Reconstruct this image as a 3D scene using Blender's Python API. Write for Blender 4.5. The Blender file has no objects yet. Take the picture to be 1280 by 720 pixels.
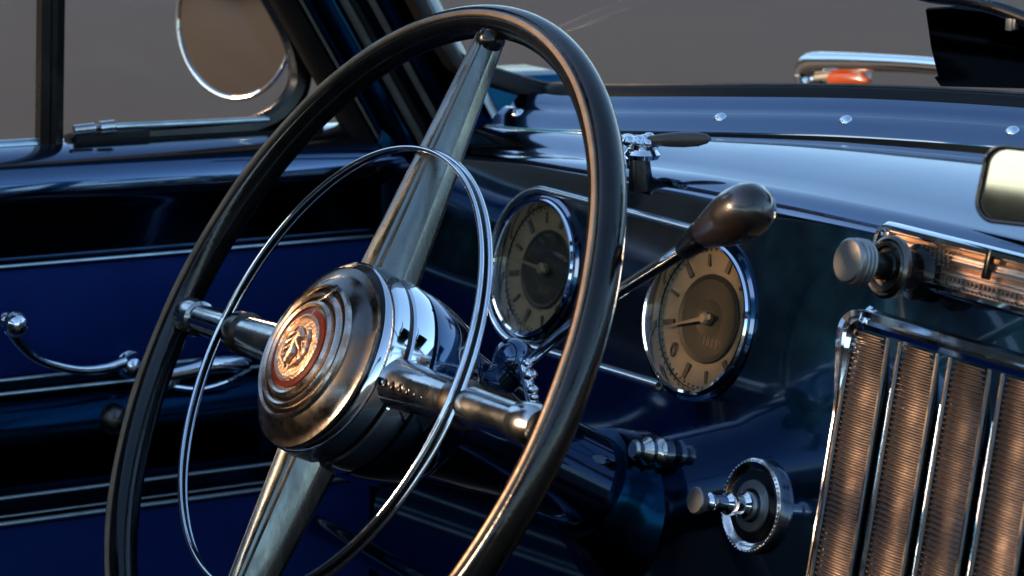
import bpy, bmesh, math, random
from mathutils import Vector, Matrix
random.seed(7)
S = bpy.context.scene
C = bpy.data.collections.new('scene'); S.collection.children.link(C)
rad = math.radians; PI = math.pi; V = Vector

# ------------------------------------------------------------------ camera
FPX = 3300.0
PSI, TH, RO = rad(58.9), rad(11.3), rad(1.2)
s_, c_ = math.sin, math.cos
cf = V((-s_(PSI)*c_(TH), c_(PSI)*c_(TH), -s_(TH)))
cr0 = V((c_(PSI), s_(PSI), 0)); cu0 = V((-s_(PSI)*s_(TH), c_(PSI)*s_(TH), c_(TH)))
cr = c_(RO)*cr0 + s_(RO)*cu0; cu = c_(RO)*cu0 - s_(RO)*cr0
W0 = V((-.36, 0, 1.05))                       # centre of the steering wheel
DIST = FPX*.215/477
CAM = W0 - DIST*(cf + (430-640)/FPX*cr - (457-360)/FPX*cu)
cd = bpy.data.cameras.new('camera'); cam = bpy.data.objects.new('camera', cd); C.objects.link(cam)
cam.matrix_world = Matrix((( cr.x, cu.x, -cf.x, CAM.x), (cr.y, cu.y, -cf.y, CAM.y), (cr.z, cu.z, -cf.z, CAM.z), (0,0,0,1)))
cd.sensor_width = 36; cd.lens = FPX/1280*36; cd.clip_start = .05; cd.clip_end = 2000
cd.dof.use_dof = True; cd.dof.focus_distance = 1.52; cd.dof.aperture_fstop = 13
S.camera = cam

# ------------------------------------------------------------------ sky, sun, exposure
SUN_EL, SUN_AZ = 15, 208                      # degrees; azimuth clockwise from +Y (the car's nose), so behind on the left
w = bpy.data.worlds.new('World'); S.world = w; w.use_nodes = True
nt = w.node_tree; bg = nt.nodes['Background']
sky = nt.nodes.new('ShaderNodeTexSky'); sky.sky_type = 'NISHITA'; sky.sun_disc = False
sky.sun_elevation = rad(SUN_EL); sky.sun_rotation = rad(SUN_AZ); sky.air_density = 1.0; sky.dust_density = .4; sky.ozone_density = 2.2
nt.links.new(sky.outputs[0], bg.inputs[0]); bg.inputs[1].default_value = .15
sd = bpy.data.lights.new('sun', 'SUN'); sd.energy = 2.0; sd.angle = rad(10); sd.color = (1, .64, .36)
so = bpy.data.objects.new('sun', sd); C.objects.link(so)
sv = V((s_(rad(SUN_AZ))*c_(rad(SUN_EL)), c_(rad(SUN_AZ))*c_(rad(SUN_EL)), s_(rad(SUN_EL))))   # towards the sun
so.rotation_euler = sv.to_track_quat('Z', 'Y').to_euler()
S.view_settings.view_transform = 'Standard'; S.view_settings.look = 'None'; S.view_settings.gamma = 1
S.view_settings.exposure = 1.6
S.render.engine = 'CYCLES'
S.cycles.max_bounces = 10; S.cycles.glossy_bounces = 6; S.cycles.transmission_bounces = 8; S.cycles.transparent_max_bounces = 12
S.cycles.sample_clamp_indirect = 6

# ------------------------------------------------------------------ measuring: a pixel's ray met with a real plane
def ray(x, y): return cf + (x-640)/FPX*cr - (y-360)/FPX*cu
def onp(x, y, P, n):
    d = ray(x, y); return CAM + d*((P-CAM).dot(n)/d.dot(n))
def frame(P, X, W):                            # local x = X, local y = W, local z = X x W
    N = X.cross(W)
    return Matrix(((X.x, W.x, N.x, P.x), (X.y, W.y, N.y, P.y), (X.z, W.z, N.z, P.z), (0,0,0,1)))
TAU = rad(28.4); SPIN = rad(3.0)
wX = V((1,0,0)); wW = V((0, s_(TAU), c_(TAU))); wN = wX.cross(wW)
FW = frame(W0, c_(SPIN)*wX + s_(SPIN)*wW, c_(SPIN)*wW - s_(SPIN)*wX)
TD = rad(12); DP = W0 + V((0, .21, 0)); dW = V((0, s_(TD), c_(TD))); dN = wX.cross(dW)
FD = frame(DP, wX, dW); FDi = FD.inverted()
def dl(x, y, h=0):                             # photo point on the dash fascia (raised h) in dash coordinates
    p = FDi @ onp(x, y, DP + dN*h, dN); return V((p.x, p.y, h))
DOORX = W0.x - .38
def dr(x, y, dx=0): return onp(x, y, V((DOORX+dx, 0, 0)), V((1,0,0)))

# ------------------------------------------------------------------ materials
def mat(name, col, rough=.5, metal=0, **k):
    m = bpy.data.materials.new(name); m.use_nodes = True
    n = m.node_tree; b = n.nodes['Principled BSDF']
    b.inputs['Base Color'].default_value = (*col, 1); b.inputs['Roughness'].default_value = rough; b.inputs['Metallic'].default_value = metal
    for kk, v in k.items():
        if kk in ('noise', 'bump', 'bumpscale', 'col2', 'rough2', 'scale', 'detail', 'thr', 'stretch'): continue
        b.inputs[kk.replace('_', ' ')].default_value = v
    tc = n.nodes.new('ShaderNodeTexCoord'); src = tc.outputs['Object']
    if 'stretch' in k:
        mp = n.nodes.new('ShaderNodeMapping'); mp.inputs['Scale'].default_value = k['stretch']; n.links.new(src, mp.inputs[0]); src = mp.outputs[0]
    if 'scale' in k:
        no = n.nodes.new('ShaderNodeTexNoise'); no.inputs['Scale'].default_value = k['scale']; no.inputs['Detail'].default_value = k.get('detail', 8); no.inputs['Roughness'].default_value = .65
        n.links.new(src, no.inputs['Vector'])
        lo, hi = k.get('thr', (.35, .68))
        rp = n.nodes.new('ShaderNodeMapRange'); rp.inputs['From Min'].default_value = lo; rp.inputs['From Max'].default_value = hi; n.links.new(no.outputs['Fac'], rp.inputs['Value'])
        if 'col2' in k:
            mx = n.nodes.new('ShaderNodeMix'); mx.data_type = 'RGBA'; mx.inputs[6].default_value = (*col, 1); mx.inputs[7].default_value = (*k['col2'], 1)
            n.links.new(rp.outputs[0], mx.inputs[0]); n.links.new(mx.outputs[2], b.inputs['Base Color'])
        if 'rough2' in k:
            r2 = n.nodes.new('ShaderNodeMapRange'); r2.inputs['To Min'].default_value = rough; r2.inputs['To Max'].default_value = k['rough2']
            n.links.new(rp.outputs[0], r2.inputs['Value']); n.links.new(r2.outputs[0], b.inputs['Roughness'])
    if 'bump' in k:
        nb = n.nodes.new('ShaderNodeTexNoise'); nb.inputs['Scale'].default_value = k.get('bumpscale', 400); nb.inputs['Detail'].default_value = 5
        n.links.new(src, nb.inputs['Vector'])
        bp = n.nodes.new('ShaderNodeBump'); bp.inputs['Strength'].default_value = k['bump']; bp.inputs['Distance'].default_value = .001
        n.links.new(nb.outputs['Fac'], bp.inputs['Height']); n.links.new(bp.outputs[0], b.inputs['Normal'])
    return m
M = {}
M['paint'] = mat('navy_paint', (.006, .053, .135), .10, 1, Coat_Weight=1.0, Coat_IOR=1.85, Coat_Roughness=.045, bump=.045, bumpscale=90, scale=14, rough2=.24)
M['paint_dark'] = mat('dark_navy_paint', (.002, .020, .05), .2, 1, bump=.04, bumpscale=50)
M['vinyl'] = mat('navy_vinyl', (.0006, .0165, .115), .6, 0, Specular_IOR_Level=.15, bump=.5, bumpscale=600, scale=14, rough2=.8, col2=(.0005, .013, .092))
M['chrome'] = mat('chrome', (.80, .83, .86), .04, 1, scale=60, rough2=.16, thr=(.45, .8))
M['trim'] = mat('satin_bright_trim', (.62, .72, .74), .28, 1, scale=40, rough2=.4, col2=(.40, .47, .49))
M['panel_chrome'] = mat('bright_panel_moulding', (.86, .93, .93), .17, 1, scale=50, rough2=.3, col2=(.66, .74, .74))
M['chrome_old'] = mat('aged_chrome', (.60, .60, .58), .11, 1, scale=45, rough2=.3, thr=(.4, .75), col2=(.34, .34, .32), bump=.12, bumpscale=180)
M['steel'] = mat('worn_steel', (.20, .215, .205), .16, 1, scale=70, rough2=.42, thr=(.38, .72), col2=(.15, .16, .153), bump=.1, bumpscale=260, stretch=(1.6, 1, .25))
M['nickel'] = mat('patinated_nickel', (.125, .118, .108), .13, 1, scale=38, rough2=.45, thr=(.35, .7), col2=(.085, .072, .06), bump=.1, bumpscale=160)
M['warmring'] = mat('worn_warm_chrome', (.72, .61, .51), .16, 1, scale=90, rough2=.4, col2=(.32, .24, .18), bump=.1, bumpscale=300)
M['gloss_black'] = mat('glossy_dark_insert', (.003, .010, .022), .06, .0, Specular_IOR_Level=.9, scale=14, rough2=.14, col2=(.012, .010, .008))
M['brass'] = mat('emblem_brass', (.72, .55, .42), .28, 1, scale=220, rough2=.5, thr=(.4, .6), col2=(.36, .19, .10), bump=.6, bumpscale=500)
M['enamel'] = mat('red_enamel', (.15, .020, .010), .2, 0, Coat_Weight=1.0, scale=120, col2=(.07, .012, .008))
M['bakelite'] = mat('black_bakelite', (.0022, .002, .0018), .10, 0, bump=.12, bumpscale=260, scale=50, rough2=.24, col2=(.006, .005, .004))
M['worn'] = mat('bakelite_ridge_highlight', (.42, .27, .16), .3, .3, bump=.3, bumpscale=260, scale=35, col2=(.20, .135, .085), rough2=.45)  # tan colour stands for warm light caught along the rim ridge
M['rubber'] = mat('black_rubber', (.002, .002, .002), .5, 0, Specular_IOR_Level=.2, bump=.2, bumpscale=300, scale=30, col2=(.004, .0036, .003))
M['black'] = mat('black_enamel', (.002, .0024, .003), .16, 0, Specular_IOR_Level=.35, scale=20, rough2=.35)
M['piping'] = mat('grey_piping', (.08, .075, .065), .6, 0, bump=.4, bumpscale=900, scale=60, col2=(.045, .042, .036))
M['dial'] = mat('aged_dial', (.29, .215, .135), .5, .1, scale=40, col2=(.19, .13, .078), bump=.05, bumpscale=300)
M['dial_dark'] = mat('dark_dial', (.014, .013, .010), .45, .2, scale=60, col2=(.028, .025, .018))
M['mark'] = mat('dial_marking', (.055, .038, .025), .6, 0, scale=90, col2=(.08, .056, .038))
M['needle'] = mat('needle', (.22, .17, .11), .4, .3, scale=50, col2=(.27, .21, .14))
M['copper'] = mat('coppery_radio_metal', (.92, .66, .47), .3, 1, scale=40, rough2=.45, col2=(.66, .46, .33), bump=.08, bumpscale=300)
M['grillemetal'] = mat('bronze_grille_metal', (.165, .132, .112), .3, 1, scale=30, rough2=.5, col2=(.075, .062, .055), bump=.1, bumpscale=260)
M['brown_knob'] = mat('brown_knob', (.008, .005, .0035), .14, 0, Coat_Weight=.6, scale=22, rough2=.42, col2=(.02, .012, .008), bump=.15, bumpscale=120)
M['wood'] = mat('brown_bakelite', (.075, .055, .045), .4, 0, scale=30, col2=(.05, .035, .028), bump=.2, bumpscale=200)
M['amber'] = mat('orange_lens', (.42, .075, .012), .25, 0, Coat_Weight=.7, scale=60, col2=(.4, .07, .012))
M['greyknob'] = mat('satin_alloy', (.32, .33, .33), .38, 1, scale=60, rough2=.55, col2=(.22, .22, .21))
M['mirror'] = mat('mirror_glass', (.36, .33, .28), .03, 1, scale=8, rough2=.06)
M['mirror_dim'] = mat('tarnished_mirror_glass', (.155, .15, .15), .04, 1, scale=8, rough2=.09)
M['cloth'] = mat('headliner_cloth', (.05, .045, .04), .9, 0, bump=.3, bumpscale=700, scale=30, col2=(.04, .036, .03))
M['seat'] = mat('brown_leather', (.035, .022, .016), .5, 0, bump=.3, bumpscale=300, scale=20, col2=(.05, .03, .02))
def glass(name, tint, rough=0.0, alpha=None):
    m = bpy.data.materials.new(name); m.use_nodes = True; n = m.node_tree; n.nodes.clear()
    o = n.nodes.new('ShaderNodeOutputMaterial'); mx = n.nodes.new('ShaderNodeMixShader'); t = n.nodes.new('ShaderNodeBsdfTransparent'); g = n.nodes.new('ShaderNodeBsdfGlossy')
    fr = n.nodes.new('ShaderNodeMapRange'); lw = n.nodes.new('ShaderNodeLayerWeight'); lw.inputs[0].default_value = .25
    fr.inputs['To Min'].default_value = .006; fr.inputs['To Max'].default_value = .03 if alpha is None else alpha; n.links.new(lw.outputs['Fresnel'], fr.inputs['Value'])
    n.links.new(lw.outputs['Facing'], fr.inputs['Value']); fr.interpolation_type = 'SMOOTHERSTEP'
    t.inputs[0].default_value = (*tint, 1); g.inputs['Roughness'].default_value = rough
    n.links.new(fr.outputs[0], mx.inputs[0]); n.links.new(t.outputs[0], mx.inputs[1]); n.links.new(g.outputs[0], mx.inputs[2]); n.links.new(mx.outputs[0], o.inputs[0])
    return m
M['glass'] = glass('window_glass', (.97, .975, .965)); M['gauge_glass'] = glass('gauge_glass', (.95, .93, .88), .02, .12)
M['smoked'] = glass('smoked_plastic', (.008, .011, .014), .05, .06)

# ------------------------------------------------------------------ objects
def prop(o, label=None, cat=None, group=None, kind=None):
    if label: o['label'] = label
    if cat: o['category'] = cat
    if group: o['group'] = group
    if kind: o['kind'] = kind
    return o
def thing(name, loc, label, cat, group=None):
    o = bpy.data.objects.new(name, None); C.objects.link(o); o.location = loc; o.empty_display_size = .05
    return prop(o, label, cat, group)
def origin(o):
    p = V((0,0,0))
    while o: p = p + o.location; o = o.parent
    return p
def obj(name, bm, m, parent=None, label=None, angle=35, bevel=0, loc=None):
    """bm is in world coordinates; the object gets its own origin and is parented"""
    if bevel:
        es = [e for e in bm.edges if len(e.link_faces) == 2 and e.calc_face_angle(0) > rad(40)]
        bmesh.ops.bevel(bm, geom=es, offset=bevel, segments=2, affect='EDGES', profile=.6, clamp_overlap=True)
    bmesh.ops.recalc_face_normals(bm, faces=bm.faces)
    if loc is None:
        loc = V((0,0,0))
        for v in bm.verts: loc += v.co
        loc /= max(1, len(bm.verts))
    bm.transform(Matrix.Translation(-loc))
    me = bpy.data.meshes.new(name); bm.to_mesh(me); bm.free()
    me.shade_smooth(); me.set_sharp_from_angle(angle=rad(angle))
    me.materials.append(M[m] if isinstance(m, str) else m)
    o = bpy.data.objects.new(name, me); C.objects.link(o)
    if parent: o.parent = parent; o.location = loc - origin(parent)
    else: o.location = loc
    if label: o['label'] = label
    return o
def faces_loop(bm, rings, closed_u=True, closed_v=False, cap=False):
    n = len(rings[0])
    vs = [[bm.verts.new(p) for p in r] for r in rings]
    R = len(vs)
    for i in range(R if closed_v else R-1):
        a, b = vs[i], vs[(i+1) % R]
        for j in range(n if closed_u else n-1):
            k = (j+1) % n
            bm.faces.new((a[j], a[k], b[k], b[j]))
    if cap and closed_u and not closed_v:
        bm.faces.new(vs[0][::-1]); bm.faces.new(vs[-1])
    return vs
def B(): return bmesh.new()
def catmull(pts, n=8):
    pts = [V(p) for p in pts]; out = []
    P = [2*pts[0]-pts[1]] + pts + [2*pts[-1]-pts[-2]]
    for i in range(1, len(P)-2):
        for k in range(n):
            t = k/n; a, b, c, d = P[i-1], P[i], P[i+1], P[i+2]
            out.append(.5*((2*b) + (c-a)*t + (2*a-5*b+4*c-d)*t*t + (3*b-a-3*c+d)*t**3))
    out.append(pts[-1]); return out
def sweep(bm, path, prof, up=V((0,0,1)), closed=False, cap=True, closed_prof=True, scale=None):
    """prof points (a, b): a along side vector, b along up-ish vector"""
    n = len(path); rings = []
    for i, p in enumerate(path):
        if closed: t = path[(i+1) % n] - path[i-1]
        else: t = path[min(i+1, n-1)] - path[max(i-1, 0)]
        t.normalize(); sd_ = t.cross(up); sd_.normalize(); u2 = sd_.cross(t)
        k = scale[i] if scale else 1
        rings.append([p + sd_*a*k + u2*b*k for a, b in prof])
    faces_loop(bm, rings, closed_prof, closed, cap)
def circ(r, n=16, sx=1, sy=1): return [(r*sx*c_(2*PI*i/n), r*sy*s_(2*PI*i/n)) for i in range(n)]
def tube(bm, path, r, n=16, up=V((0,0,1)), closed=False, **k):
    path = [V(p) for p in path]
    sc = None
    if isinstance(r, (list, tuple)):
        # resample radii along the path
        m = len(path); sc = []
        for i in range(m):
            f = i/(m-1)*(len(r)-1); a = int(min(f, len(r)-2)); sc.append(r[a]+(r[a+1]-r[a])*(f-a))
        r = 1
    t = (path[1]-path[0]).normalized()
    if abs(t.dot(up)) > .95: up = V((1,0,0))
    sweep(bm, path, circ(r, n, **k), up, closed, scale=sc)
def lathe(bm, prof, Fm, n=64, sx=1, sy=1, ring=False):
    """prof (radius, z) turned round local z of frame Fm"""
    rings = []
    for r, z in prof:
        rings.append([Fm @ V((max(r, 1e-5)*c_(2*PI*i/n)*sx, max(r, 1e-5)*s_(2*PI*i/n)*sy, z)) for i in range(n)])
    faces_loop(bm, rings, True, ring, not ring)
    bmesh.ops.remove_doubles(bm, verts=bm.verts, dist=2e-6)
def box(bm, c, s, Fm=Matrix()):
    c = V(c); r = bmesh.ops.create_cube(bm, size=1)['verts']
    for v in r: v.co = Fm @ (c + V((v.co.x*s[0], v.co.y*s[1], v.co.z*s[2])))
def prism(bm, pts, z0, z1, Fm=Matrix()):
    a = [bm.verts.new(Fm @ V((p[0], p[1], z0))) for p in pts]; b = [bm.verts.new(Fm @ V((p[0], p[1], z1))) for p in pts]
    bm.faces.new(a[::-1]); bm.faces.new(b); n = len(pts)
    for i in range(n): bm.faces.new((a[i], a[(i+1) % n], b[(i+1) % n], b[i]))
def sphere(bm, c, r, Fm=Matrix(), s=(1,1,1), seg=24):
    q = bmesh.ops.create_uvsphere(bm, u_segments=seg, v_segments=seg//2, radius=r)['verts']
    for v in q: v.co = Fm @ (V(c) + V((v.co.x*s[0], v.co.y*s[1], v.co.z*s[2])))
def aim(P, d, up=V((0,0,1))):                  # frame with local z along d
    d = d.normalized(); X = up.cross(d).normalized(); return frame(P, X, d.cross(X))

# ------------------------------------------------------------------ ground
def make_added_hills():  # unseen hills, added to block the low sky in dash reflections
    bm = B(); random.seed(11); N = 720; rings = [[], [], []]
    ph = [random.random()*6.28 for _ in range(12)]
    for i in range(N):
        az = 2*PI*i/N; deg = math.degrees(az)
        h = 5.0 + sum(.9/(k+1)**.6*math.sin((k*2+3)*az+ph[k]) for k in range(12))
        back = max(0, math.cos(az-rad(236)))       # higher behind on the left
        h = h*.55 + 20*max(0, math.cos(az-rad(247)))**6
        d = V((s_(az), c_(az), 0)); r_ = 120 + 14*math.sin(3*az)
        rings[0].append(d*(r_-25)+V((0,0,-.5))); rings[1].append(d*r_+V((0,0,r_*math.tan(rad(max(1.5, h)))))); rings[2].append(d*(r_+60)+V((0,0,-.5)))
    faces_loop(bm, rings, True)
    m = mat('added_brown_hill', (.10, .066, .038), .9, 0, scale=.06, col2=(.22, .14, .075), bump=.5, bumpscale=2)
    o = obj('added_hills', bm, m, loc=V((0,0,0))); o['kind'] = 'structure'
make_added_hills()
def make_ground():
    bm = B(); bmesh.ops.create_grid(bm, x_segments=1, y_segments=1, size=900)
    m = mat('pale_brown_ground', (.052, .0295, .0115), .9, 0, scale=.35, col2=(.040, .0226, .0090), bump=.4, bumpscale=12)
    o = obj('ground', bm, m, loc=V((0,0,0))); o['kind'] = 'structure'
make_ground()

# ------------------------------------------------------------------ curve of the windscreen base / dash groove  (x', y', z' from wheel centre)
XC = .36
gp = [(-.285, .258, .085), (-.245, .268, .087), (-.18, .285, .093), (-.10, .312, .101), (0, .345, .110), (.11, .378, .116), (.24, .405, .120), (.36, .415, .121)]
gp = gp + [(2*XC-x, y, z) for x, y, z in gp[-2::-1]]
GROOVE = [W0 + p for p in catmull(gp, 6)]
FTP = [(-.36, .058), (-.30, .062), (-.18, .073), (-.10, .076), (0, .080), (.11, .083), (.36, .085), (1.1, .085)]
def FTF(x):
    for (a, p), (b, q) in zip(FTP, FTP[1:]):
        if x <= b: return p + (q-p)*max(0, (x-a))/(b-a)
    return FTP[-1][1]
GAUGES = [(671, 335, .0455, .0425, rad(0)), (875, 397, .0455, .0435, rad(3))]
FTOP = .084                                    # fascia height (dash frame) where the roll to the top begins

def make_dash():
    t = thing('dashboard', W0 + V((XC, .2, -.15)), 'glossy navy blue painted metal dashboard with two round gauges, radio and speaker grille', 'dashboard')
    # shell: fascia, roll, top up to the groove
    bm = B(); rings = []; edge = []
    for g in GROOVE:
        x = g.x - DP.x
        pts = []
        FT = FTF(g.x-W0.x)
        e = FD @ V((x, FT, 0)); edge.append(V((x, FT, 0)))
        gz = g.z - .0015
        top = V((g.x, e.y + .020, e.z + (gz-e.z)*.52))   # where the roll has turned flat
        c1 = e + dW*.010; c2 = top - (V((g.x, g.y, gz)) - top).normalized()*.011
        for k in range(0, 13):
            u = k/12; pts.append((1-u)**3*e + 3*(1-u)**2*u*c1 + 3*(1-u)*u*u*c2 + u**3*top)
        for k in (.1, .2, .3, .4, .5, .6, .7, .8, .9, 1):
            q = top.lerp(V((g.x, g.y, gz)), k); q.z += .0065*4*k*(1-k); pts.append(q)
        pts.append(V((g.x, g.y+.001, gz-.03)))
        rings.append(pts)
    faces_loop(bm, rings, False)
    loops = [edge + [V((edge[-1].x, -.215, 0)), V((edge[0].x, -.215, 0))]]
    for cx, cy, rx, ry, yaw in GAUGES:
        c = dl(cx, cy, 0); loops.append([V((c.x+rx*1.06*c_(2*PI*i/72), c.y+ry*1.06*s_(2*PI*i/72), 0)) for i in range(72)])
    es = []
    for lp in loops:
        vs = [bm.verts.new(FD @ q) for q in lp]
        for i in range(len(vs)): es.append(bm.edges.new((vs[i], vs[(i+1) % len(vs)])))
    bmesh.ops.triangle_fill(bm, use_beauty=True, edges=es)
    bmesh.ops.remove_doubles(bm, verts=bm.verts, dist=1e-6)
    obj('fascia', bm, 'paint', t, angle=50)
    # dark glossy insert behind the two gauges
    bm = B(); a = dl(*GAUGES[0][:2]); b = dl(*GAUGES[1][:2]); R_ = .0500
    out = [(a.x+R_*c_(rad(q)), a.y+R_*s_(rad(q))) for q in range(90, 271, 6)] + [(b.x+R_*c_(rad(q)), b.y+R_*s_(rad(q))) for q in range(-90, 91, 6)]
    es = []
    for lp in [out] + [[(q.x+g_[2]*1.06*c_(2*PI*i/72), q.y+g_[3]*1.06*s_(2*PI*i/72)) for i in range(72)] for q, g_ in ((a, GAUGES[0]), (b, GAUGES[1]))]:
        vs = [bm.verts.new(FD @ V((x, y, .0016))) for x, y in lp]; v2 = [bm.verts.new(FD @ V((x, y, -.001))) for x, y in lp]
        for i in range(len(vs)):
            k = (i+1) % len(vs); es.append(bm.edges.new((vs[i], vs[k]))); bm.faces.new((vs[i], vs[k], v2[k], v2[i]))
    bmesh.ops.triangle_fill(bm, use_beauty=True, edges=es)
    obj('instrument_panel', bm, 'gloss_black', t)
    # lower return of the fascia
    bm = B(); tube(bm, [FD @ V((-.36, -.215, 0)), FD @ V((1.08, -.215, 0))], .008, 12); obj('lower_lip', bm, 'paint', t)
    # garnish strip with screws
    bm = B(); prof = [(-.001, -.012), (-.004, -.003), (-.003, .002), (0, .0035), (.006, .0085), (.013, .0125), (.0165, .0135), (.018, .0125), (.0195, .0125), (.024, .0165), (.030, .0215), (.033, .0225), (.037, .0215), (.037, -.012)]
    sweep(bm, GROOVE, [(-a-.003, b) for a, b in prof]); garn = obj('windscreen_garnish', bm, 'paint', t, angle=50, label='raised light-catching navy strip along the windscreen with chrome screws')
    bm = B(); sweep(bm, GROOVE, [(-.0005, -.004), (-.0005, .0012), (.003, .0012), (.003, -.004)]); obj('rubber_bead', bm, 'rubber', garn)
    for x, y in ((647, 150), (900, 147), (1055, 155), (1268, 173)):
        best = None
        for i in range(len(GROOVE)-1):
            for kk in range(4):
                g = GROOVE[i].lerp(GROOVE[i+1], kk/4); tg = (GROOVE[i+1]-GROOVE[i]).normalized(); sd_ = tg.cross(V((0,0,1))).normalized()
                p = g - sd_*.0125 + V((0,0,.0105)); d = p-CAM
                X = 640+FPX*d.dot(cr)/d.dot(cf)
                if best is None or abs(X-x) < best[0]: best = (abs(X-x), p, sd_)
        _, p, sd_ = best; n = (sd_*.5+V((0,0,.85))).normalized()
        Fm = aim(p, n); bm = B(); lathe(bm, [(0, .0022), (.0016, .0021), (.003, .0016), (.0042, .0006), (.0048, -.001)], Fm, 24)
        sc = obj('screw', bm, 'chrome', garn)
        bm = B(); box(bm, (0, 0, .0020), (.0062, .0009, .0008), Fm @ Matrix.Rotation(random.random()*3, 4, 'Z')); obj_m = bm
        bm.free()
    return t
dash = make_dash()

# ---- instrument panel trim + gauges
def gauge(t, cx, cy, rx, ry, yaw, needle_ang, marks, num=None):
    c = dl(cx, cy, .0015)
    Fg = FD @ Matrix.Translation(c) @ Matrix.Rotation(yaw, 4, 'Y') @ Matrix.Diagonal((rx, ry, .046, 1))
    G = 'round instrument gauges'
    # housing ring in body colour
    bm = B(); lathe(bm, [(1.02, -.30), (1.05, -.30), (1.055, 0), (1.13, .0), (1.135, .05), (1.08, .07), (1.02, .02)], Fg, 96, ring=True)
    g = obj('gauge', bm, 'paint', t)
    bm = B(); lathe(bm, [(1.015, .03), (1.055, .06), (1.06, .10), (1.035, .125), (1.00, .115), (.985, .07), (.98, -.10), (1.01, -.10)], Fg, 96, ring=True)
    obj('bezel', bm, 'chrome', g)
    bm = B(); lathe(bm, [(0, -.16), (.60, -.16), (.975, -.12), (.975, -.2), (0, -.2)], Fg, 96); obj('dial_face', bm, 'dial', g)
    bm = B(); lathe(bm, [(0, -.150), (.50, -.150), (.56, -.125), (.60, -.1195), (.61, -.13), (0, -.165)], Fg, 64); obj('dial_centre', bm, 'dial_dark', g)
    bm = B()
    for k in range(marks):
        a = 2*PI*k/marks + .26
        R_ = Fg @ Matrix.Rotation(a, 4, 'Z')
        if num is not None and k == num: continue
        box(bm, (.80, 0, -.128), (.17 if k % 2 else .22, .045 if k % 2 else .075, .02), R_)
    for k in range(marks*5):
        box(bm, (.94, 0, -.118), (.035, .009, .02), Fg @ Matrix.Rotation(2*PI*k/(marks*5), 4, 'Z'))
    if num is not None:
        a = 2*PI*num/marks + .26
        Fz = Fg @ Matrix.Translation((.78*c_(a), .78*s_(a), -.125))
        pts = [V((.055*c_(q), .105*s_(q), 0)) for q in [2*PI*i/20 for i in range(20)]]
        rr = []
        for p in pts: rr.append([Fz @ (p*1.0), Fz @ (p*.62), Fz @ V((p.x*.62, p.y*.62, .012)), Fz @ V((p.x, p.y, .012))])
        faces_loop(bm, rr, True, True)
    obj('dial_marks', bm, 'mark', g)
    bm = B(); box(bm, (.12, -.30, -.146), (.42, .13, .012), Fg)
    for q in range(5): box(bm, (-.05+q*.085, -.30, -.138), (.012, .13, .008), Fg)
    obj('odometer_window', bm, 'mark', g)
    bm = B(); R_ = Fg @ Matrix.Rotation(needle_ang, 4, 'Z')
    prism(bm, [(-.14, -.035), (-.14, .035), (.1, .028), (.82, .008), (.82, -.008), (.1, -.028)], -.075, -.055, R_)
    lathe(bm, [(.09, -.15), (.09, -.06), (.06, -.03), (0, -.03)], Fg, 24)
    obj('needle', bm, 'needle', g)
    bm = B(); lathe(bm, [(0, .06), (.5, .05), (.97, .0), (.97, -.01), (.5, .04), (0, .05)], Fg, 64); obj('gauge_glass', bm, 'gauge_glass', g)
    return g
gauge(dash, 671, 335, .0455, .0425, rad(0), rad(178), 12)['label'] = 'left round gauge behind the wheel rim'
gauge(dash, 875, 397, .0455, .0435, rad(3), rad(200), 12, 7)['label'] = 'right round gauge behind the gear lever'
def trim():
    a = dl(671, 335); b = dl(875, 397)
    path = []
    ry = .0495
    for i in range(25):                        # left end round the left gauge
        q = PI/2 + PI*i/24; path.append((a.x - .002 + .050*c_(q), a.y + ry*s_(q)*1.02))
    path = path[::-1]
    pts = []
    for x, y in path: pts.append((x, y))
    top = [(a.x+.01, a.y+ry*1.03)]
    # open loop: bottom right -> left end -> top right
    P2 = [FD @ V((b.x-.02, b.y-.046, .0045))] + [FD @ V((b.x-.06, b.y-.0475, .0045))] + [FD @ V((x, y, .0045)) for x, y in pts] + [FD @ V((b.x+.0, b.y+.0495, .0045)), FD @ V((b.x+.012, b.y+.0495, .0045))]
    bm = B(); tube(bm, P2, .0026, 14, up=dN); obj('panel_trim', bm, 'panel_chrome', dash, label='thin bright moulding looping round both gauges')
    # right end round the right gauge, sunk dark blue ring
trim()

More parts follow.
